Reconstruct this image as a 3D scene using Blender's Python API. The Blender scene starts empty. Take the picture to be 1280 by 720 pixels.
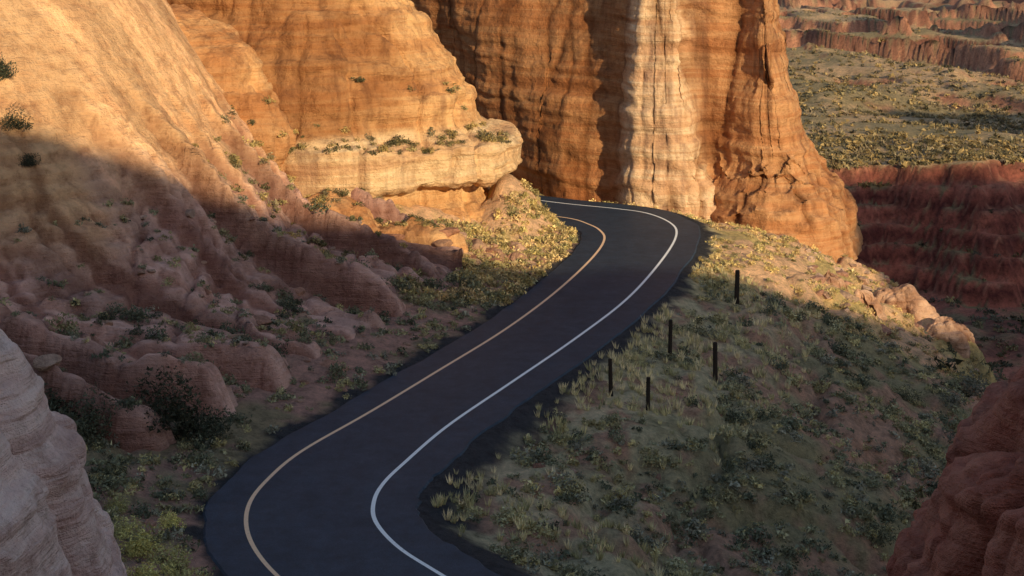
import bpy, math, numpy as np, bmesh
from mathutils import Vector
rng=np.random.default_rng(7)
# ---------------------------------------------------------------- noise
def _h(i,j,k,s):
    n=(i.astype(np.int64)*374761393+j.astype(np.int64)*668265263+k.astype(np.int64)*1274126177+s*974634777)&0xffffffff
    n=((n^(n>>13))*1274126177)&0xffffffff
    n=((n^(n>>16))*2246822519)&0xffffffff
    n=n^(n>>15)
    return (n&0xffffff)/float(0x7fffff)-1.0
def vn(x,y,z,s=0):
    x,y,z=np.broadcast_arrays(np.asarray(x,float),np.asarray(y,float),np.asarray(z,float))
    i=np.floor(x);j=np.floor(y);k=np.floor(z)
    fx=x-i;fy=y-j;fz=z-k
    fx=fx*fx*fx*(fx*(fx*6-15)+10);fy=fy*fy*fy*(fy*(fy*6-15)+10);fz=fz*fz*fz*(fz*(fz*6-15)+10)
    i=i.astype(np.int64);j=j.astype(np.int64);k=k.astype(np.int64)
    def L(a,b,t): return a+(b-a)*t
    a=L(L(_h(i,j,k,s),_h(i+1,j,k,s),fx),L(_h(i,j+1,k,s),_h(i+1,j+1,k,s),fx),fy)
    b=L(L(_h(i,j,k+1,s),_h(i+1,j,k+1,s),fx),L(_h(i,j+1,k+1,s),_h(i+1,j+1,k+1,s),fx),fy)
    return L(a,b,fz)
def fbm(x,y,z=0.0,o=4,s=0,g=0.5):
    r=0;a=1.0;t=0
    x=np.asarray(x,float);y=np.asarray(y,float);z=np.asarray(z,float)
    for q in range(o):
        r=r+a*vn(x,y,z,s+q*17);t+=a;a*=g;x=x*2.03+5.1;y=y*2.03+3.7;z=z*2.03+1.3
    return r/t
def ss(a,b,x):
    t=np.clip((x-a)/(b-a),0,1);return t*t*(3-2*t)
def lerp(a,b,t): return a+(b-a)*t
# ---------------------------------------------------------------- mesh helper
def mesh_np(name,V,F,mat,col=None,smooth=True):
    V=np.asarray(V,np.float32);F=np.asarray(F,np.int32)
    me=bpy.data.meshes.new(name);n=F.shape[1]
    me.vertices.add(len(V));me.vertices.foreach_set("co",V.ravel())
    me.loops.add(F.size);me.loops.foreach_set("vertex_index",F.ravel())
    me.polygons.add(len(F));me.polygons.foreach_set("loop_start",np.arange(0,F.size,n,dtype=np.int32))
    me.polygons.foreach_set("use_smooth",np.full(len(F),smooth))
    me.update(calc_edges=True)
    if col is None: col=np.ones((len(V),3))
    a=me.color_attributes.new("Col",'FLOAT_COLOR','POINT')
    c=np.ones((len(V),4),np.float32);c[:,:3]=col;a.data.foreach_set("color",c.ravel())
    me.materials.append(mat)
    ob=bpy.data.objects.new(name,me);bpy.context.scene.collection.objects.link(ob);return ob
def gridF(n,m,wrap=False):
    a=np.arange(n*m).reshape(n,m)
    if wrap: a=np.vstack([a,a[:1]])
    return np.stack([a[:-1,:-1],a[1:,:-1],a[1:,1:],a[:-1,1:]],-1).reshape(-1,4)
# ---------------------------------------------------------------- materials
def newmat(name,rough=0.9):
    m=bpy.data.materials.new(name);m.use_nodes=True;nt=m.node_tree
    b=nt.nodes["Principled BSDF"];b.inputs["Roughness"].default_value=rough
    b.inputs["Specular IOR Level"].default_value=0.2
    return m,nt,b
def N(nt,t,**k):
    n=nt.nodes.new(t)
    for a,v in k.items():
        if a in n.inputs: n.inputs[a].default_value=v
        else: setattr(n,a,v)
    return n
def noise(nt,vec,scale,detail=6,rough=0.6,mapscale=None,dist=0.0):
    if mapscale is not None:
        mp=N(nt,"ShaderNodeMapping");mp.inputs["Scale"].default_value=mapscale
        nt.links.new(vec,mp.inputs["Vector"]);vec=mp.outputs[0]
    n=N(nt,"ShaderNodeTexNoise");n.inputs["Scale"].default_value=scale;n.inputs["Detail"].default_value=detail
    n.inputs["Roughness"].default_value=rough;n.inputs["Distortion"].default_value=dist
    nt.links.new(vec,n.inputs["Vector"]);return n.outputs["Fac"]
def ramp(nt,fac,stops):
    r=N(nt,"ShaderNodeValToRGB");e=r.color_ramp.elements
    while len(e)<len(stops): e.new(0.5)
    for q,(p,c) in zip(e,stops):
        q.position=p;q.color=(c[0],c[1],c[2],1) if hasattr(c,'__len__') else (c,c,c,1)
    nt.links.new(fac,r.inputs[0]);return r.outputs[0]
def mix(nt,a,b,fac,mode='MIX'):
    m=N(nt,"ShaderNodeMix",data_type='RGBA',blend_type=mode)
    for v,i in ((fac,0),(a,6),(b,7)):
        if isinstance(v,(int,float)): m.inputs[i].default_value=v
        elif isinstance(v,tuple): m.inputs[i].default_value=(*v,1)
        else: nt.links.new(v,m.inputs[i])
    return m.outputs[2]
def bump(nt,b,hs,strength=1.0):
    tot=None
    for h,k in hs:
        q=N(nt,"ShaderNodeMath",operation='MULTIPLY');nt.links.new(h,q.inputs[0]);q.inputs[1].default_value=k;o=q.outputs[0]
        if tot is not None:
            a=N(nt,"ShaderNodeMath",operation='ADD');nt.links.new(tot,a.inputs[0]);nt.links.new(o,a.inputs[1]);o=a.outputs[0]
        tot=o
    n=N(nt,"ShaderNodeBump");n.inputs["Strength"].default_value=strength;n.inputs["Distance"].default_value=1.0
    nt.links.new(tot,n.inputs["Height"]);nt.links.new(n.outputs[0],b.inputs["Normal"])
def sandstone(name,cols,streak=0.6,strata=1.0,bumpk=1.0,strat_scale=(0.03,0.03,0.55),streakcol=(0.16,0.07,0.045)):
    m,nt,b=newmat(name,0.92)
    g=N(nt,"ShaderNodeNewGeometry").outputs["Position"]
    st=noise(nt,g,1.0,4,0.65,strat_scale,0.4)
    base=ramp(nt,st,[(0.28,cols[0]),(0.42,cols[1]),(0.5,cols[2]),(0.58,cols[1]),(0.72,cols[3])])
    ms=noise(nt,g,0.7,6,0.78)
    base=mix(nt,base,ramp(nt,ms,[(0.3,(0.55,0.47,0.42)),(0.5,(1,1,1)),(0.7,(1.16,1.14,1.12))]),0.9,'MULTIPLY')
    sk=noise(nt,g,1.0,4,0.7,(0.5,0.5,0.035))
    base=mix(nt,base,streakcol,ramp(nt,sk,[(0.50,0.0),(0.68,streak)]))
    tint=N(nt,"ShaderNodeVertexColor",layer_name="Col").outputs[0]
    base=mix(nt,base,tint,1.0,'MULTIPLY')
    nt.links.new(base,b.inputs["Base Color"])
    lay=noise(nt,g,1.0,4,0.7,(0.15,0.15,2.0))
    bump(nt,b,[(lay,0.34*strata*bumpk),(ms,0.6*bumpk)],0.95)
    return m
M_cliff=sandstone("sandstone_cliff",[(0.40,0.17,0.075),(0.52,0.25,0.12),(0.60,0.34,0.18),(0.44,0.19,0.085)],0.6)
M_dome=sandstone("sandstone_dome",[(0.46,0.22,0.10),(0.58,0.31,0.145),(0.64,0.39,0.20),(0.46,0.21,0.095)],0.55)
M_slick=sandstone("sandstone_slickrock",[(0.54,0.34,0.255),(0.64,0.44,0.33),(0.68,0.49,0.38),(0.50,0.31,0.23)],0.4,1.1,1.1,(0.1,0.25,0.6),(0.25,0.13,0.10))
M_pale=sandstone("sandstone_pale",[(0.60,0.39,0.34),(0.72,0.50,0.44),(0.80,0.60,0.53),(0.52,0.33,0.28)],0.35,1.4,.9,(0.1,0.1,1.1),(0.34,0.18,0.15))
M_red=sandstone("sandstone_red",[(0.34,0.095,0.065),(0.42,0.14,0.095),(0.48,0.18,0.12),(0.29,0.08,0.055)],0.6,1,1.3,(0.15,0.15,0.6),(0.10,0.035,0.028))
def groundmat():
    m,nt,b=newmat("ground_soil",0.95)
    g=N(nt,"ShaderNodeNewGeometry").outputs["Position"]
    c=N(nt,"ShaderNodeVertexColor",layer_name="Col").outputs[0]
    n1=noise(nt,g,1.3,7,0.8)
    c=mix(nt,c,ramp(nt,n1,[(0.3,(0.38,0.38,0.36)),(0.5,(1,1,1)),(0.7,(1.55,1.45,1.4))]),1.0,'MULTIPLY')
    nt.links.new(c,b.inputs["Base Color"])
    bump(nt,b,[(n1,0.7)],.9);return m
M_ground=groundmat()
def leafmat(name):
    m,nt,b=newmat(name,0.8)
    c=N(nt,"ShaderNodeVertexColor",layer_name="Col").outputs[0]
    nt.links.new(c,b.inputs["Base Color"]);return m
M_leaf=leafmat("scrub_leaf")
def boulmat():
    m,nt,b=newmat("boulder_stone",.9)
    g=N(nt,"ShaderNodeNewGeometry").outputs["Position"];n=noise(nt,g,2.5,5,.75)
    c=N(nt,"ShaderNodeVertexColor",layer_name="Col").outputs[0]
    c=mix(nt,c,ramp(nt,n,[(.3,.5),(.7,1.3)]),1.0,'MULTIPLY')
    nt.links.new(c,b.inputs["Base Color"]);bump(nt,b,[(n,.3)]);return m
M_boul=boulmat()
def asphalt():
    m,nt,b=newmat("asphalt",0.6)
    g=N(nt,"ShaderNodeNewGeometry").outputs["Position"]
    n1=noise(nt,g,0.35,5,0.7);n2=noise(nt,g,14,3,0.8)
    n3=noise(nt,g,1.0,4,.7)
    c=ramp(nt,n1,[(0.3,(0.015,0.029,0.050)),(0.7,(0.030,0.046,0.072))])
    c=mix(nt,c,ramp(nt,n2,[(0.3,0.65),(0.7,1.4)]),1.0,'MULTIPLY')
    c=mix(nt,c,ramp(nt,n3,[(0.35,0.8),(0.65,1.2)]),1.0,'MULTIPLY')
    nt.links.new(c,b.inputs["Base Color"]);bump(nt,b,[(n2,0.01)]);return m
M_asph=asphalt()
def paint(name,col):
    m,nt,b=newmat(name,0.6)
    g=N(nt,"ShaderNodeNewGeometry").outputs["Position"]
    n=noise(nt,g,5,5,0.75)
    c=mix(nt,col,(0.09,0.09,0.095),ramp(nt,n,[(0.55,0.0),(0.75,0.5)]))
    nt.links.new(c,b.inputs["Base Color"]);return m
M_white=paint("white_paint",(0.85,0.85,0.85));M_yel=paint("yellow_paint",(0.84,0.56,0.36))
# ---------------------------------------------------------------- road lines in plan
W=np.array([(7,20),(6,50),(4,62),(0,70),(-3.36,74.6),(-5.5,77.6),(-6.9,80.8),(-7.2,83.5),(-6.9,86),(-6,89),(-3.81,95.2),(0,103.6),(4.55,113.7),(9.05,124.8),(12.9,137.6),(15.1,147.1),(15.2,152.5),(13.4,157.2),(10.4,159.6),(4.85,162.5),(-3,168),(-14,177),(-30,187)],float)
YL=np.array([(.5,20),(-.5,49.5),(-2.2,60),(-5.8,67.5),(-9.3,72),(-11.6,75.6),(-13.1,79.3),(-13.65,83),(-13.2,86.6),(-11.9,91),(-8.7,97.6),(-4.9,106),(-.5,115.9),(3.5,126.8),(6.9,138.2),(8.4,145.5),(8.2,149.6),(7.2,152.4),(5.6,154.9),(1.5,157.5),(-6.5,162.8),(-17.5,171.5),(-33,181)],float)
def cr(P,k=14):
    Q=np.vstack([2*P[0]-P[1],P,2*P[-1]-P[-2]]);out=[]
    for i in range(1,len(Q)-2):
        t=np.linspace(0,1,k,endpoint=False)[:,None];a,b,c,d=Q[i-1],Q[i],Q[i+1],Q[i+2]
        out.append(0.5*((2*b)+(-a+c)*t+(2*a-5*b+4*c-d)*t**2+(-a+3*b-3*c+d)*t**3))
    out.append(P[-1:]);return np.vstack(out)
w=cr(W);y=cr(YL)
def sm(P):
    for _ in range(6): P[1:-1]=0.25*P[:-2]+0.5*P[1:-1]+0.25*P[2:]
    return P
w=sm(w);y=sm(y)
U=(w-y)/np.linalg.norm(w-y,axis=1)[:,None]
Redge=w+U*2.3;Ledge=y-U*2.1
C=(Redge+Ledge)/2;HW=np.linalg.norm(Redge-Ledge,axis=1)/2
def road_e(X,Y):
    sh=X.shape;x=X.ravel().astype(np.float32);yy=Y.ravel().astype(np.float32)
    d=np.full(x.shape,1e9,np.float32);si=np.ones(x.shape,np.float32);hw=np.full(x.shape,5.,np.float32)
    idx=np.where((yy<330)&(yy>-60)&(np.abs(x)<160))[0]
    c=C[::3].astype(np.float32);h=HW[::3]
    T=np.gradient(c,axis=0);T/=np.linalg.norm(T,axis=1)[:,None]
    for s in range(0,len(idx),40000):
        q=idx[s:s+40000]
        dx=x[q][:,None]-c[:,0];dy=yy[q][:,None]-c[:,1]
        D=dx*dx+dy*dy;k=D.argmin(1);r=np.arange(len(q))
        dxx=dx[r,k];dyy=dy[r,k];t=T[k]
        cross=dxx*t[:,1]-dyy*t[:,0];al=dxx*t[:,0]+dyy*t[:,1]
        d[q]=np.hypot(cross,np.where((k==0)|(k==len(c)-1),al,0));si[q]=np.sign(cross);hw[q]=h[k]
    e=np.where(d>1e8,60,d-hw)
    si=np.where(d>1e8,np.where(x>0,1,-1),si)
    return si.reshape(sh),e.reshape(sh)
DC=(-25.,152.);DR=(24.,13.5)
def ground(X,Y):
    si,e=road_e(X,Y);ep=np.clip(e,0,60)
    zr=-(0.45*ss(0,3,ep)+0.1*ep+0.012*ep**2);zr=np.maximum(zr,-16)
    zl=0.12*ep+0.006*np.minimum(ep,20)**2
    zl=np.minimum(zl,5.0)
    el=np.hypot((X-DC[0])/DR[0],(Y-DC[1])/DR[1]);dist=(el-1)*np.where(np.abs(X-DC[0])>18,22,14)
    rf=ss(-4,0,X)
    zl=zl+(.6+4.4*rf)*np.clip(1-np.maximum(dist,0)/lerp(2.,6.5,rf),0,1)*ss(0,4.5,ep)
    zn=np.where(si>0,zr,zl)
    gul=np.clip(1-np.abs(fbm(X/9,Y/9,0,3,19))*4,0,1)**2
    n=fbm(X/7,Y/7,0,5,3)*1.2+fbm(X/1.6,Y/1.6,0,3,9)*0.34-gul*1.1*ss(4,9,ep)
    rk=ss(.12,.3,fbm(X/4,Y/3,0,4,23))*ss(18,24,ep)*(si>0)
    n=n+rk*(.9+.5*fbm(X/1.2,Y/1.2,0,3,24))
    zn=zn+n*ss(0.3,6,ep)*np.where(si>0,1.15,0.8)
    Xe=np.interp(Y,[0,110,150,165,185,205],[36,37,41,39,34,30])+fbm(Y/8,X*0+2,0,4,5)*6
    c=ss(0,13,X-Xe+fbm(X/5,Y/5,0,4,15)*4)
    zc=-31+fbm(X/14,Y/14,0,4,6)*3.0
    zn=lerp(zn,zc,c)
    ww=(Y-(250+7*fbm(X/25,X*0,0,3,8)+3.5*fbm(X/5,Y/9,0,4,18)-0.05*(X-60)))/13
    ww=np.clip(ww,0,1);k=6;tt=ww*k;fl=np.floor(tt);T=(fl+np.clip((tt-fl-0.5)/0.5,0,1)**0.6*1.0)/k;T=np.clip(T,0,1)
    desc=-13-0.05*np.clip(Y-265,0,1300)
    amp=ss(300,480,Y)
    rid=1-np.abs(fbm((X+Y*.5)/80+3,(Y-X*.3)/190,0,5,31))*2.6
    rid2=fbm(X/34+3,Y/60,0,5,32)
    zf=desc+amp*(rid*26-16+rid2*7)
    hh=(zf+100+2.5*fbm(X/40,Y/40,0,3,36))/8.5;hf=np.floor(hh);zt=(hf+ss(.62,.98,hh-hf))*8.5-100
    zf=lerp(zf,zt,.72*amp)+fbm(X/15,Y/15,0,4,33)*1.5
    zf=zf+ss(1000,1250,Y+60*fbm(X/90,X*0,0,3,44))*ss(-0.1,0.3,fbm(X/160+.7,Y/400,0,2,45))*38
    return lerp(zn,zf,T),si,e,c,T
def axis(segs):
    out=[]
    for a,b,s0,s1 in segs:
        p=a
        while p<b:
            out.append(p);p+=s0+(s1-s0)*(p-a)/(b-a)
    out.append(segs[-1][1]);return np.array(out)
gx=axis([(-4000,-300,500,60),(-300,-60,40,2),(-60,60,.38,.38),(60,290,.9,1.6),(290,700,4,40),(700,4000,60,500)])
gy=axis([(-600,0,80,12),(0,66,5,1),(66,178,.36,.36),(178,243,.8,.9),(243,275,.42,.42),(275,900,.9,3.2),(900,1800,5,16),(1800,8000,40,700)])
GX,GY=np.meshgrid(gx,gy,indexing='ij')
Z,SI,E,CM,TM=ground(GX,GY)
Z=np.where((E<0.35),-0.06,Z)
dzx=np.gradient(Z,gx,axis=0);dzy=np.gradient(Z,gy,axis=1);steep=np.hypot(dzx,dzy)
def c3(*a): return np.array(a)
n1=fbm(GX/5,GY/5,0,5,70)[...,None];n2=fbm(GX/1.3,GY/1.3,0,4,71)[...,None]
soil=c3(.50,.29,.20);oliv=c3(.34,.29,.165);grav=c3(.045,.045,.053)
pale=c3(.64,.54,.34)
Er0=E[...,None]
col=lerp(soil,oliv,ss(-.2,.3,n1*1.3+n2*.7+.10-ss(14,26,Er0)*.25))
col=lerp(col,pale,ss(.0,.4,n2+.25)*ss(15,5,Er0)*.75)
left=(SI<0)[...,None]
col=np.where(left,lerp(c3(.47,.265,.21),c3(.29,.23,.14),ss(-.1,.45,n1+n2*.6)),col)
rkm=ss(.12,.25,fbm(GX/4,GY/3,0,4,23))*ss(18,24,E)*(SI>0)
col=lerp(col,c3(.50,.27,.19)*(1+n2*.5),rkm[...,None])
Er=Er0+n2*1.2
gw=np.where(left,.7,np.interp(GY,[60,85,100,125,150],[2.4,2.4,2.0,1.2,1.0])[...,None])
col=lerp(grav,col,ss(gw*0.6,gw*1.3+.3,Er))
sun_gold=ss(126,134,GY)[...,None]*(1-TM[...,None])*(1-CM[...,None])  # soil beyond the shadow edge: sunlight painted in as brighter, golden colour
col=lerp(col,lerp(c3(.78,.48,.29),c3(.58,.43,.19),ss(-.15,.3,n1+n2*.5)),sun_gold*ss(1,2.5,Er))
strat=fbm(Z*0.6,GX/60,GY/60,4,77)[...,None]
rock=lerp(c3(.12,.035,.032),c3(.42,.145,.105),ss(-.35,.35,strat+n2*.3))
col=lerp(col,rock,(ss(.85,1.4,steep)*ss(2,6,E)*(CM+TM>.05))[...,None])
col=lerp(col,lerp(rock,oliv*.6,ss(-.1,.3,n1)),CM[...,None]*(1-ss(.8,1.2,steep))[...,None]*.8)
n3=fbm(GX/26,GY/26,0,5,80)[...,None]
far=lerp(c3(.52,.34,.20),c3(.27,.21,.12),ss(-.35,.25,n3+n2*.5+.05))
far=lerp(far,c3(.46,.19,.12),(ss(1000,1200,GY)*ss(.2,.7,steep))[...,None])
far=lerp(far,lerp(c3(.20,.085,.06),c3(.46,.22,.14),ss(-.3,.3,strat+n2*.4)),ss(.4,.75,steep)[...,None])
fm=ss(.93,1,TM)[...,None]
col=lerp(col,far,fm)
mesh_np("ground",np.stack([GX,GY,Z],-1).reshape(-1,3),gridF(len(gx),len(gy)),M_ground,np.clip(col,0.01,1).reshape(-1,3))
# ---------------------------------------------------------------- road
def strip(name,A,B,zA,zB,mat,sub=1,crown=0,parent=None,skirt=False):
    t=np.linspace(0,1,sub+1)
    P=A[:,None,:]*(1-t)[None,:,None]+B[:,None,:]*t[None,:,None]
    z=np.broadcast_to(zA*(1-t)+zB*t+crown*4*t*(1-t),P.shape[:2])
    V=np.concatenate([P,z[...,None]],-1)
    if skirt:
        u=(B-A)/np.linalg.norm(B-A,axis=1)[:,None]
        a=np.concatenate([A-u*.35,np.full((len(A),1),-.25)],1)[:,None];b=np.concatenate([B+u*.35,np.full((len(A),1),-.25)],1)[:,None]
        V=np.concatenate([a,V,b],1)
    o=mesh_np(name,V.reshape(-1,3),gridF(V.shape[0],V.shape[1])[:,::-1],mat,smooth=False)
    if parent: o.parent=parent
    return o
sN=np.arange(len(C))/6.0
jl=.25*fbm(sN,0,0,4,601)[:,None];jr=.25*fbm(sN,9,0,4,602)[:,None]
road=strip("road",Ledge+U*jl,Redge+U*jr,0.02,0.02,M_asph,1,0,None,True)
strip("edge_line_white",w-U*.11,w+U*.11,.026,.026,M_white,1,0,road)
strip("edge_line_yellow",y-U*.11,y+U*.11,.026,.026,M_yel,1,0,road)
# ---------------------------------------------------------------- rock displacement
def normals(P,wrap=False):
    if wrap: du=np.roll(P,-1,0)-np.roll(P,1,0)
    else: du=np.gradient(P,axis=0)
    dv=np.gradient(P,axis=1);n=np.cross(du,dv);return n/(np.linalg.norm(n,axis=-1,keepdims=True)+1e-9)
def rockdisp(P,big=1.2,strata=.5,crack=.8,fine=.25,s=0,sf=.55):
    x,y_,z=P[...,0],P[...,1],P[...,2]
    wz=z+fbm(x/9,y_/9,z/9,3,s+1)*1.6+0.05*x
    st=fbm(wz*sf,x/40,y_/40,4,s+2,.6);st=np.sign(st)*np.abs(st)**.6
    ck=1-np.abs(fbm(x/5.5,y_/5.5,z/40,3,s+3))*3.2;ck=np.clip(ck,0,1)**3
    ck2=1-np.abs(fbm(x/1.8,y_/1.8,z/12,3,s+9))*3;ck2=np.clip(ck2,0,1)**3
    return big*fbm(x/9,y_/9,z/14,3,s+4)+strata*st-crack*ck-.3*crack*ck2+fine*fbm(x/1.3,y_/1.3,z/1.0,4,s+5)
# ---------------------------------------------------------------- tall cliff
CP=np.array([(-75,222),(-50,214),(-30,205),(-12,191),(0,180),(7,173),(10.4,169.4),(11.6,165.8),(13,164.4),(16,163.6),(19,164.8),(20.4,167.6),(21.6,166.2),(24,163),(27,162.3),(29.6,164.5),(31.5,170),(33,182),(31,200),(15,228)],float)
cp=cr(CP,40);dl=np.r_[0,np.cumsum(np.linalg.norm(np.diff(cp,axis=0),axis=1))]
ts=np.unique(np.concatenate([np.arange(0,dl[-1],1.5),np.arange(60,150,.22)]));cp=np.stack([np.interp(ts,dl,cp[:,0]),np.interp(ts,dl,cp[:,1])],1)
tg=np.gradient(cp,axis=0);tg/=np.linalg.norm(tg,axis=1)[:,None];nr=np.stack([tg[:,1],-tg[:,0]],1)
nrs=nr.copy()
for _ in range(60): nrs[1:-1]=(nrs[:-2]+nrs[1:-1]+nrs[2:])/3
zz=np.arange(-6,46,.22)
off=-0.17*(zz-2)
lean=np.where(cp[:,0]>19,1.25,np.where(cp[:,0]<8,0.9,0.6))
for _ in range(40): lean[1:-1]=(lean[:-2]+lean[1:-1]+lean[2:])/3
P=np.zeros((len(cp),len(zz),3));P[...,:2]=cp[:,None]+nrs[:,None]*(off[None,:]*lean[:,None])[...,None]
P[...,2]=zz
foot=ss(16,23,cp[:,0])*ss(190,172,cp[:,1])
f0=(5.2+2.2*fbm(cp[:,0]/2.2,cp[:,1]/2.2,0,3,91)[:,None]-zz[None])
led=np.clip(f0,0,8);q_=led/1.9;led=(np.floor(q_)+ss(.65,1,q_-np.floor(q_)))
P[...,:2]+=nrs[:,None]*(foot[:,None]*led*.8)[...,None]
lw=ss(11,6,cp[:,0])
P[...,:2]+=nrs[:,None]*(lw[:,None]*(2.2*np.sin(zz/8.0+cp[:,0][:,None]*.16)))[...,None]
P[...,0]+=(ss(10,2,zz)*1.0)[None]*ss(14,19,cp[:,0])[:,None]*.5
nn=normals(P);sgn=np.sign((nn[...,:2]*nr[:,None]).sum(-1).mean());nn=nn*sgn
mid=(ss(10.5,12,cp[:,0])*ss(175,169,cp[:,1]))[:,None]
d=rockdisp(P,.9,.42,0.0,.2,100)
dc=rockdisp(P,.0,.0,1.0,.0,100)
P=P+nn*(d+dc*lerp(.2,.6,mid))[...,None]
crk=np.clip(-dc,0,1)[...,None]
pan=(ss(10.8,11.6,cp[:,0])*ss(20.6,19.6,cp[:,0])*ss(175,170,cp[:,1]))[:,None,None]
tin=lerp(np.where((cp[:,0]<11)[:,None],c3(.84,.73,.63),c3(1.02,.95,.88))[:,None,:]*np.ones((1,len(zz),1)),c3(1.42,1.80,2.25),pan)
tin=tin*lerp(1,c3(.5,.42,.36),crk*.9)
cen=np.array([0.,205.,47.])
cap=[P[:,-1]*(1-t)+cen*t+np.array([0,0,2*math.sin(t*math.pi)]) for t in (.15,.4,.7,1)]
P=np.concatenate([P,np.stack(cap,1)],1);tin=np.concatenate([tin,np.repeat(tin[:,-1:],4,1)],1)
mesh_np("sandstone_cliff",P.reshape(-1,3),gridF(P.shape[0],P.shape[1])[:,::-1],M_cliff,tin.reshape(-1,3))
# ---------------------------------------------------------------- domes
def dome(name,c,R,prof,mat,s,res=.3,big=1.2,strata=.5,crack=.8,fine=.25,tintf=None,wb=.10):
    nphi=int(2*math.pi*max(R)/res);ph=np.linspace(0,2*math.pi,nphi,endpoint=False)
    pr=np.array(prof,float);L=np.r_[0,np.cumsum(np.hypot(np.diff(pr[:,0])*max(R),np.diff(pr[:,1])))]
    k=int(L[-1]/res);l=np.linspace(0,L[-1],k);rf=np.interp(l,L,pr[:,0]);z=np.interp(l,L,pr[:,1])
    for _ in range(3): rf[1:-1]=(rf[:-2]+2*rf[1:-1]+rf[2:])/4;z[1:-1]=(z[:-2]+2*z[1:-1]+z[2:])/4
    wob=1+wb*fbm(np.cos(ph)*1.6+s,np.sin(ph)*1.6,0,3,s)
    P=np.zeros((nphi,k,3))
    P[...,0]=c[0]+R[0]*np.cos(ph)[:,None]*rf*wob[:,None];P[...,1]=c[1]+R[1]*np.sin(ph)[:,None]*rf*wob[:,None];P[...,2]=z
    n=normals(P,True)
    if (n[:,:k//2,0]*np.cos(ph)[:,None]).mean()<0:n=-n
    P=P+n*(rockdisp(P,big,strata,crack,fine,s)*np.clip(rf*4,0,1))[...,None]
    col=None if tintf is None else tintf(P).reshape(-1,3)
    return mesh_np(name,P.reshape(-1,3),gridF(nphi,k,True),mat,col)
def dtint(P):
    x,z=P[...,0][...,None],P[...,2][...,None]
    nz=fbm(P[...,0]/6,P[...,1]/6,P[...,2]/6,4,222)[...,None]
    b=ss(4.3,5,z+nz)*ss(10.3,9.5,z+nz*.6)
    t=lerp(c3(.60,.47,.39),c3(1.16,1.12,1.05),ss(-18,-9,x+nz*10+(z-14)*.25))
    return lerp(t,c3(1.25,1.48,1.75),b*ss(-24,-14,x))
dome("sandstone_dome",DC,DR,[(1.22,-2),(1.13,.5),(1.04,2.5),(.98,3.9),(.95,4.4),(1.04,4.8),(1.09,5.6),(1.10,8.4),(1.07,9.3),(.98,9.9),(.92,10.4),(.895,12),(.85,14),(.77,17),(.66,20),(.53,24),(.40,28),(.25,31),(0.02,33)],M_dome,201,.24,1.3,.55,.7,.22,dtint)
def d2(P):
    nz=fbm(P[...,0]/5,P[...,1]/5,P[...,2]/5,3,223)[...,None];return lerp(c3(.78,.64,.56),c3(1.12,1.06,1.0),ss(-.3,.3,nz))
dome("sandstone_dome",(-31,141.5),(13,8),[(1.1,-2),(1.06,3),(.98,6),(.92,8),(.97,9),(.96,11),(.86,13),(.8,14.5),(.68,17),(.45,19.5),(.2,21),(.02,21.5)],M_dome,231,.22,1.5,.5,.6,.22,d2)
dome("sandstone_dome",(-15.5,136.5),(5.0,3.6),[(1.1,-1),(1.04,1.5),(.95,3),(.8,4.6),(.55,5.6),(.25,6.1),(.02,6.2)],M_dome,241,.18,.8,.35,.4,.15,d2)
dome("sandstone_dome",(-8.5,136.5),(4.4,2.8),[(1.1,-1),(1.04,1),(.95,2.2),(.8,3.0),(.55,3.6),(.25,3.9),(.02,4.0)],M_dome,246,.18,.8,.35,.4,.15,d2)
# left slickrock : height patch
lx=np.arange(-95,-4,.18);ly=np.arange(70,152,.18);LX,LY=np.meshgrid(lx,ly,indexing='ij')
RT=[0,10,15,20,23,26,30,33,36,40,46,60];ZT=[37,33,28.5,22.5,18,13,8,5.0,3.2,2.0,.0,-5]
def slick(X,Y):
    dx=X+50;dy=(Y-135)*.8;r=np.hypot(dx,dy)
    z=0.5*np.interp(r,RT,ZT)+.25*np.interp(r+1.5,RT,ZT)+.25*np.interp(r-1.5,RT,ZT)
    m=ss(21,31,r)
    u=(Y+.30*X+4.5*fbm(X/15,Y/15,0,4,301))/5.6;fl=np.floor(u);f=u-fl;A=3.0*(.6+.8*vn(fl*3.7,X/14,0,302))
    fin=A*(ss(0,.10,f)-ss(.1,1.0,f))
    u2=(Y+.1*X+3*fbm(X/9,Y/9,0,3,303))/2.4;f2=u2-np.floor(u2);A2=.6*np.clip(.4+1.2*vn(np.floor(u2)*2.3,X/8,0,304),0,1.2);fin2=A2*(ss(0,.14,f2)-f2)
    jc=np.clip(1-np.abs(fbm(X/9,Y/3.2,0,3,310))*5.5,0,1)**2
    jx=np.clip(1-np.abs(fbm(X/3.4,Y/12,0,3,311))*6.5,0,1)**2*ss(-.1,.3,fbm(X/10,Y/10,0,2,312))
    z=z+m*(fin+fin2+1.0*fbm(X/9,Y/6,0,3,305))+(1-m)*(.8*fbm(X/9,Y/9,0,2,306))
    wz=(z+1.6*fbm(X/7,Y/7,0,4,307)+.12*X)/1.15;wf=wz-np.floor(wz)
    lip=(ss(.55,.95,wf)-wf)*1.15
    z=z+lip*(.6*m+.10*(1-m))
    z=z+.13*fbm(X/1.2,Y/1.2,0,4,309)-.7*jc*(.15+.85*m)-.6*jx*m
    dirt_shade=np.clip(ss(.12,.03,f)*.9+ss(.93,1,f)*.8+.5*ss(.10,.02,f2)*(A2>.3)+.7*jc+.7*jx+.45*ss(.45,.58,wf)*ss(.8,.6,wf),0,1)*m+.3*jc*(1-m)  # crevice soil plus shade painted into joints, fin steps and lips
    return z,dirt_shade,m
SZ,dirt_shade,sm_=slick(LX,LY);si,e=road_e(LX,LY)
SZ=SZ-ss(6,1,e)*8
nz=fbm(LX/6,LY/6,0,4,320)
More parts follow.
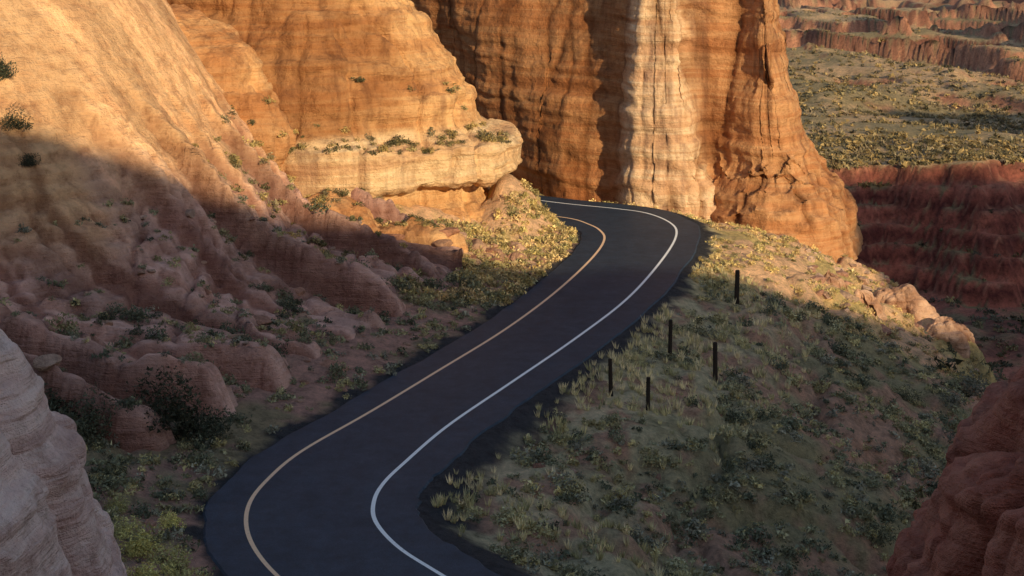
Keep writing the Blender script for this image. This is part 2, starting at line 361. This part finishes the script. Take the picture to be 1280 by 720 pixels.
st=lerp(c3(.94,.80,.86),c3(1.34,1.12,.78),ss(6,13,SZ+nz*4)[...,None])*lerp(.80,1.14,ss(-.3,.3,fbm(LX/9,LY/2.5,0,4,321)))[...,None]  # height tint puts sunlit warmth up high and shade mauve low into the colour
st=st*lerp(1,c3(.46,.37,.35),dirt_shade[...,None])
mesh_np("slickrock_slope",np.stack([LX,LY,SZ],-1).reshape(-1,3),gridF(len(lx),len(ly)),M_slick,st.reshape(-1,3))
# foreground shoulders
dome("sandstone_outcrop",(-29,50),(14.0,17),[(1.35,-3),(1.2,4),(1.08,8.5),(.97,12.5),(.85,16),(.7,18.5),(.5,20.5),(.25,21.5),(.02,22)],M_pale,401,.14,1.1,.5,.8,.14)
dome("red_rock_outcrop",(30.6,50),(18.0,15),[(1.2,-8),(1.1,4),(1.0,10.5),(.94,13.2),(.88,14.9),(.78,16.6),(.55,18.5),(.25,19.7),(.02,20.2)],M_red,451,.14,.9,.6,1.1,.28,None,.03)
# small bedrock knobs on the right-hand slope
def d3(P):
    nz=fbm(P[...,0]/2,P[...,1]/2,P[...,2]/2,4,229)[...,None];return lerp(c3(.66,.52,.46),c3(1.02,.90,.82),ss(-.3,.3,nz))
for i,(a,b,ra,rb,zt) in enumerate([(35.5,147,2.7,1.6,-4.7),(38.5,143,2.4,1.4,-6.9),(30.5,141,2.2,1.2,-3.3),(28.5,144,1.7,1.0,-2.3),(36.5,126,2.2,1.5,-8.0),(33,113,2.0,1.2,-7.0),(37.5,133,2.2,1.6,-9.2)]):
    dome("bedrock_knob",(a,b),(ra,rb),[(1.6,zt-6),(1.3,zt-3),(1.1,zt-1.6),(.85,zt-.8),(.5,zt-.3),(.02,zt)],M_slick,700+i*7,.12,1.1,.4,.8,.45,d3,.35)
# unseen rim behind the viewpoint, its top shaped to shade road and canyon wall
rx=np.arange(-320,460,3.0)
top=86-.116*rx+2.6*fbm(rx/14,0,0,4,501)
top=np.where((rx>187),103+1.5*fbm(rx/14,0,0,3,501),top)
rows=[]
for k_,(yy_,f_) in enumerate([(-40,0),(-50,.25),(-54,.6),(-58,.9),(-60,1.0),(-75,1.0),(-110,.9),(-150,.4),(-200,0)]):
    rows.append(np.stack([rx,yy_+2*fbm(rx/9,k_*3.,0,3,503)*(f_<1),-20+(top+20)*f_],1))
mesh_np("shading_rim",np.stack(rows,1).reshape(-1,3),gridF(len(rx),9),M_cliff)
bp=[(1.2,-20),(1.05,0),(1,20),(.95,45),(.8,55),(.4,57),(.02,58)]
dome("shadow_butte",(212,150),(27,20),bp,M_cliff,551,1.5,3,1,2,.5)  # unseen butte added to throw a shadow patch on the distant hills
dome("shadow_butte",(395,450),(70,30),[(1.2,-40),(1.05,0),(1,40),(.95,72),(.8,84),(.4,90),(.02,92)],M_cliff,571,3,4,1,2,.5)  # second unseen butte, added to shade the hills further back
# ---------------------------------------------------------------- scatter by ray casting on the built terrain
bpy.context.view_layer.update();dg=bpy.context.evaluated_depsgraph_get();sc=bpy.context.scene
def drop(X,Y,minn=.72,ok=None,top=60):
    out=[]
    for a,b in zip(X,Y):
        h,l,n,_,o,_m=sc.ray_cast(dg,(a,b,top),(0,0,-1))
        if h and n.z>minn and o.name.split('.')[0] not in('road','edge_line_white','edge_line_yellow'):
            if ok is None or o.name.split('.')[0] in ok: out.append(l[:])
    return np.array(out).reshape(-1,3)
PAL=np.array([(.25,.25,.15),(.33,.31,.18),(.13,.14,.09),(.42,.37,.19),(.28,.27,.20),(.48,.41,.20)])
def scrub(name,pts,rad,ntri=90,leaf=.2,hr=.75,pal=PAL,nsub=6,mat=M_leaf):
    n=len(pts);rad=np.broadcast_to(rad,(n,))
    sub=rng.normal(size=(n,nsub,3));sub/=np.linalg.norm(sub,axis=-1,keepdims=True);sub*=rng.uniform(.2,.75,(n,nsub,1));sub[...,2]=np.abs(sub[...,2])*.9
    srad=rng.uniform(.28,.55,(n,nsub))
    k=rng.integers(0,nsub,(n,ntri));r=np.arange(n)[:,None]
    dd=rng.normal(size=(n,ntri,3));dd/=np.linalg.norm(dd,axis=-1,keepdims=True)
    p=sub[r,k]+dd*(srad[r,k]*rng.uniform(.45,1,(n,ntri))**.5)[...,None]
    p[...,2]=np.abs(p[...,2])*hr
    base=pts[:,None]+p*rad[:,None,None];base[...,2]-=.05*rad[:,None]
    a=rng.normal(size=(n,ntri,3,3))*leaf*.62*rad[:,None,None,None]
    V=base[:,:,None]+a
    c=pal[rng.integers(0,len(pal),n)]*rng.uniform(.7,1.3,(n,1))
    cl=c[:,None]*rng.uniform(.65,1.35,(n,nsub,1))[r,k]*rng.uniform(.75,1.25,(n,ntri,1))
    cl=np.repeat(cl[:,:,None],3,2)
    V=V.reshape(-1,3);return mesh_np(name,V,np.arange(len(V)).reshape(-1,3),mat,cl.reshape(-1,3),False)
def grass(name,pts,h,nb=26,pal=None):
    n=len(pts);h=np.broadcast_to(h,(n,))
    ang=rng.uniform(0,2*math.pi,(n,nb));sp=rng.uniform(.05,.6,(n,nb))
    b=np.stack([np.cos(ang)*.15*h[:,None],np.sin(ang)*.15*h[:,None],0*ang-.03],-1)+pts[:,None]
    hh=h[:,None]*rng.uniform(.6,1.1,(n,nb))
    t=b+np.stack([np.cos(ang)*sp*hh,np.sin(ang)*sp*hh,hh],-1)
    a2=rng.uniform(0,math.pi,(n,nb));wd=np.stack([np.cos(a2),np.sin(a2),0*a2],-1)*(.06*h[:,None,None])
    V=np.stack([b-wd,b+wd,t],2).reshape(-1,3)
    c=pal[rng.integers(0,len(pal),n)]*rng.uniform(.75,1.25,(n,1))
    c=np.repeat((c[:,None]*rng.uniform(.75,1.25,(n,nb,1)))[:,:,None],3,2)
    return mesh_np(name,V,np.arange(len(V)).reshape(-1,3),M_leaf,c.reshape(-1,3),False)
def field(n,x0,x1,y0,y1,freq=6,thr=-.2,emin=.8,side=None,seed=0,emax=99):
    X=rng.uniform(x0,x1,n);Y=rng.uniform(y0,y1,n)
    k=fbm(X/freq,Y/freq,0,3,seed)+rng.normal(0,.12,n)>thr
    s,e=road_e(X,Y);k&=(e>emin)&(e<emax)
    if side is not None:k&=(s==side)
    return X[k],Y[k]
X,Y=field(6200,-8,46,72,134,6,-.15,1.9,1,11);p=drop(X,Y,.55,('ground',));
scrub("desert_scrub",p,rng.uniform(.22,.7,len(p)),64,.22,.75)
X,Y=field(620,-8,46,74,134,6,-.25,2.6,1,31);p=drop(X,Y,.55,('ground',));
scrub("sagebrush",p,rng.uniform(.6,1.3,len(p)),320,.11,.85,PAL[[0,1,2,4,3]],10)
X,Y=field(9500,-8,46,72,136,7,-.05,.8,1,12,12);p=drop(X,Y,.6,('ground',))
grass("dry_grass",p,rng.uniform(.3,.7,len(p)),16,np.array([(.76,.66,.38),(.62,.55,.30),(.44,.41,.22),(.82,.70,.44)]))
X,Y=field(3000,8,45,130,172,4,-.15,.8,None,13);p=drop(X,Y,.6,('ground',))
GOLD=np.array([(.58,.43,.18),(.46,.37,.15),(.66,.47,.23),(.26,.23,.11),(.52,.40,.20)])
scrub("golden_scrub",p,rng.uniform(.2,.65,len(p)),56,.22,.8,GOLD)
X,Y=field(2200,-14,8,122,156,5,-.6,.4,-1,14);p=drop(X,Y,.4,('ground',),40)
scrub("golden_scrub",p,rng.uniform(.25,.85,len(p)),70,.22,.8,GOLD*.9)
X,Y=field(5600,-45,2,72,130,5,-.2,.5,-1,15);p=drop(X,Y,.7,('ground',))
scrub("desert_scrub",p,rng.uniform(.2,.7,len(p)),64,.22,.75,PAL*.9)
X,Y=field(420,-40,2,76,130,6,-.25,1.4,-1,32);p=drop(X,Y,.6,('ground','slickrock_slope'));p=p[p[:,2]<7]
scrub("sagebrush",p,rng.uniform(.55,1.25,len(p)),300,.11,.9,PAL[[0,1,2,2,3]]*.75,10)
X,Y=field(3600,-45,-4,78,120,4,.0,.7,-1,16);p=drop(X,Y,.75,('slickrock_slope',));p=p[p[:,2]<10]
scrub("desert_scrub",p,rng.uniform(.2,.65,len(p)),64,.22,.7,PAL*.75)
X=rng.uniform(-42,0,1800);Y=rng.uniform(122,150,1800);p=drop(X,Y,.74,('sandstone_dome','slickrock_slope'));p=p[(p[:,2]>3)&(p[:,2]<15)&(p[:,0]>-27)]
scrub("ledge_scrub",p,rng.uniform(.3,.8,len(p)),90,.2,.8,PAL*np.array([.8,.66,.52]))
X=rng.uniform(25,110,2200);Y=rng.uniform(95,255,2200);p=drop(X,Y,.5,('ground',));p=p[p[:,2]<-8]
scrub("canyon_scrub",p,rng.uniform(.5,1.6,len(p)),50,.22,.75,PAL*.42)
Y=260+rng.random(13000)**1.4*560;X=Y*rng.uniform(.12,.36,13000);k=fbm(X/30,Y/30,0,3,21)+rng.normal(0,.2,13000)>-.15;p=drop(X[k],Y[k],.75,('ground',))
scrub("distant_scrub",p,rng.uniform(.5,1.25,len(p)),20,.4,.7,PAL*np.array([.66,.54,.50]))
def big(pts,rad,nm="juniper_bush",pal=np.array([(.068,.072,.045),(.045,.05,.032)]),nt=2600,hr=1.25,leaf=.055):
    for (a,b),r_ in zip(pts,rad):
        q=drop([a],[b],.02)
        if len(q): scrub(nm,q,np.array([r_]),nt,leaf,hr,pal,16)
big([(-23.6,88.5),(-25.6,90),(-19.6,90.5),(-17.6,91.5),(-21.8,91.5),(-34.5,111),(-36,112.5),(-33.2,110)],[2.3,2.2,2.4,1.9,1.5,1.4,1.7,.9])
big([(-17.5,76),(-15.8,74.5),(-18.8,78),(-14.6,72),(-16.5,72.5),(-19.5,75),(-17,79.5),(-19.8,80.5)],[1.6,1.3,1.1,1.5,1.4,1.3,.9,.9],"sagebrush",np.array([(.58,.52,.19),(.50,.46,.19)]),1800,.95)
big([(34,118),(36,112),(31,103),(37,128),(22,97),(26,92),(30,122),(34,124),(38,120),(35,107)],[1.9,2.2,1.5,2.0,1.6,1.5,1.3,1.8,2,1.6],"sagebrush",PAL[[0,4]]*.6,1300,.95)
# boulders
bm=bmesh.new();bmesh.ops.create_icosphere(bm,subdivisions=3,radius=1)
IV=np.array([v.co[:] for v in bm.verts]);IF=np.array([[v.index for v in f.verts] for f in bm.faces]);bm.free()
def boulders(name,pts,rad,pal,seed):
    Vs=[];Fs=[];Cs=[]
    for i,(p_,r_) in enumerate(zip(pts,rad)):
        v=IV.copy();o=rng.uniform(-50,50,3)
        for _ in range(9):
            nn_=rng.normal(size=3);nn_/=np.linalg.norm(nn_);dd=rng.uniform(.5,.8);q=v@nn_
            v=v-np.clip(q-dd,0,None)[:,None]*nn_
        v=v*(1+.12*fbm(v[:,0]*2+o[0],v[:,1]*2+o[1],v[:,2]*2+o[2],3,seed))[:,None]
        v=v*rng.uniform([.8,.8,.45],[1.4,1.2,.75])*r_;a=rng.uniform(0,6.28)
        v=np.stack([v[:,0]*math.cos(a)-v[:,1]*math.sin(a),v[:,0]*math.sin(a)+v[:,1]*math.cos(a),v[:,2]-.15*r_],1)
        Vs.append(v+p_);Fs.append(IF+i*len(IV));Cs.append(np.repeat((pal[rng.integers(0,len(pal))]*rng.uniform(.8,1.2))[None],len(IV),0))
    return mesh_np(name,np.vstack(Vs),np.vstack(Fs),M_boul,np.vstack(Cs),False)
BP=np.array([(.46,.28,.20),(.40,.21,.15),(.50,.33,.25)])
X,Y=field(700,-40,2,76,132,4,-.1,1.2,-1,51);p=drop(X,Y,.5,('ground','slickrock_slope'));p=p[p[:,2]<9];boulders("boulders",p,rng.uniform(.12,.45,len(p))*np.where(rng.random(len(p))>.88,2.2,1),BP,1)
X,Y=field(360,0,46,80,175,4,0,2.5,1,52);p=drop(X,Y,.5,('ground',));boulders("boulders",p,rng.uniform(.1,.4,len(p))*np.where(rng.random(len(p))>.9,2.2,1),BP*.85,2)
X,Y=field(160,26,43,136,160,4,-.2,6,1,53);p=drop(X,Y,.4,('ground',));boulders("boulders",p,rng.uniform(.2,.8,len(p)),BP*1.1,6)
X=rng.uniform(-11,2.5,60);Y=rng.uniform(133.5,139.5,60);p=drop(X,Y,.1,('ground','sandstone_dome'),3.2)
boulders("boulders",p,rng.uniform(.35,1.1,len(p)),BP*np.array([1.05,.95,.85]),3)
q=[(25,158),(27,158.5),(29,160),(22,160.5),(33,155),(27,141),(29,139),(31,113),(33,111)]
p=drop([a for a,_ in q],[b for _,b in q],.1,('ground',),60);boulders("boulders",p,rng.uniform(.5,1.1,len(p)),BP,4)
# ---------------------------------------------------------------- posts
def postmat():
    m,nt,b=newmat("weathered_wood",.9);g=N(nt,"ShaderNodeNewGeometry").outputs["Position"]
    n=noise(nt,g,6,4,.7,(4,4,.5));nt.links.new(ramp(nt,n,[(.3,(.018,.014,.012)),(.7,(.05,.038,.03))]),b.inputs["Base Color"]);bump(nt,b,[(n,.01)]);return m
M_post=postmat()
def post(x,y_,h,r=.12):
    z0=drop([x],[y_],.0,('ground',))
    z0=z0[0][2] if len(z0) else ground(np.array([x]),np.array([y_]))[0][0]
    bm=bmesh.new();prev=None;K=10;rings=[(-.3,1.1),(0,1.08),(h*.4,1),(h*.75,.96),(h-.06,.94),(h,.75)]
    tilt=rng.uniform(-.03,.03,2);
    for zz_,f in rings:
        ring=[bm.verts.new((math.cos(a*2*math.pi/K)*r*f*(1+.06*math.sin(a*2.3))+tilt[0]*zz_,math.sin(a*2*math.pi/K)*r*f+tilt[1]*zz_,zz_)) for a in range(K)]
        if prev:
            for a in range(K): bm.faces.new((prev[a],prev[(a+1)%K],ring[(a+1)%K],ring[a]))
        prev=ring
    bm.faces.new(prev)
    for zb in (h*.55,h*.82):
        a0=[];a1=[]
        for a in range(K):
            cx=math.cos(a*2*math.pi/K)*(r+.012)+tilt[0]*zb;cy=math.sin(a*2*math.pi/K)*(r+.012)+tilt[1]*zb
            a0.append(bm.verts.new((cx,cy,zb)));a1.append(bm.verts.new((cx,cy,zb+.05)))
        for a in range(K): bm.faces.new((a0[a],a0[(a+1)%K],a1[(a+1)%K],a1[a]))
    me=bpy.data.meshes.new("fence_post");bm.to_mesh(me);bm.free();me.materials.append(M_post)
    o=bpy.data.objects.new("fence_post",me);sc.collection.objects.link(o);o.location=(x,y_,z0)
for a in [(18.1,129,2.7,.2),(11.2,113.5,2.5,.15),(14.1,111,2.7,.17),(6.4,103.5,2.4,.14),(8.7,102.5,2.1,.14)]: post(*a)
# ---------------------------------------------------------------- light, sky, camera
el=math.radians(17.8);az=math.radians(150)
S=Vector((math.sin(az)*math.cos(el),math.cos(az)*math.cos(el),math.sin(el)))
ld=bpy.data.lights.new("sun",'SUN');ld.energy=5;ld.angle=math.radians(.5);ld.color=(1,.80,.46)
lo=bpy.data.objects.new("sun",ld);sc.collection.objects.link(lo);lo.rotation_euler=S.to_track_quat('Z','Y').to_euler()
wd=bpy.data.worlds.new("World");sc.world=wd;wd.use_nodes=True;nt=wd.node_tree
sk=nt.nodes.new("ShaderNodeTexSky");sk.sky_type='NISHITA';sk.sun_disc=False;sk.sun_elevation=el;sk.sun_rotation=az
sk.air_density=1.2;sk.dust_density=1.0
bg=nt.nodes["Background"];bg.inputs[1].default_value=.15;nt.links.new(sk.outputs[0],bg.inputs[0])
cd=bpy.data.cameras.new("camera");co=bpy.data.objects.new("camera",cd);sc.collection.objects.link(co)
cd.sensor_width=36;cd.lens=36*2000/1280;cd.shift_y=-500/1280;cd.clip_end=20000;cd.clip_start=.5
co.location=(0,0,32);co.rotation_euler=(math.radians(90),0,0);sc.camera=co
sc.view_settings.view_transform='Standard';sc.view_settings.look='None';sc.view_settings.exposure=0
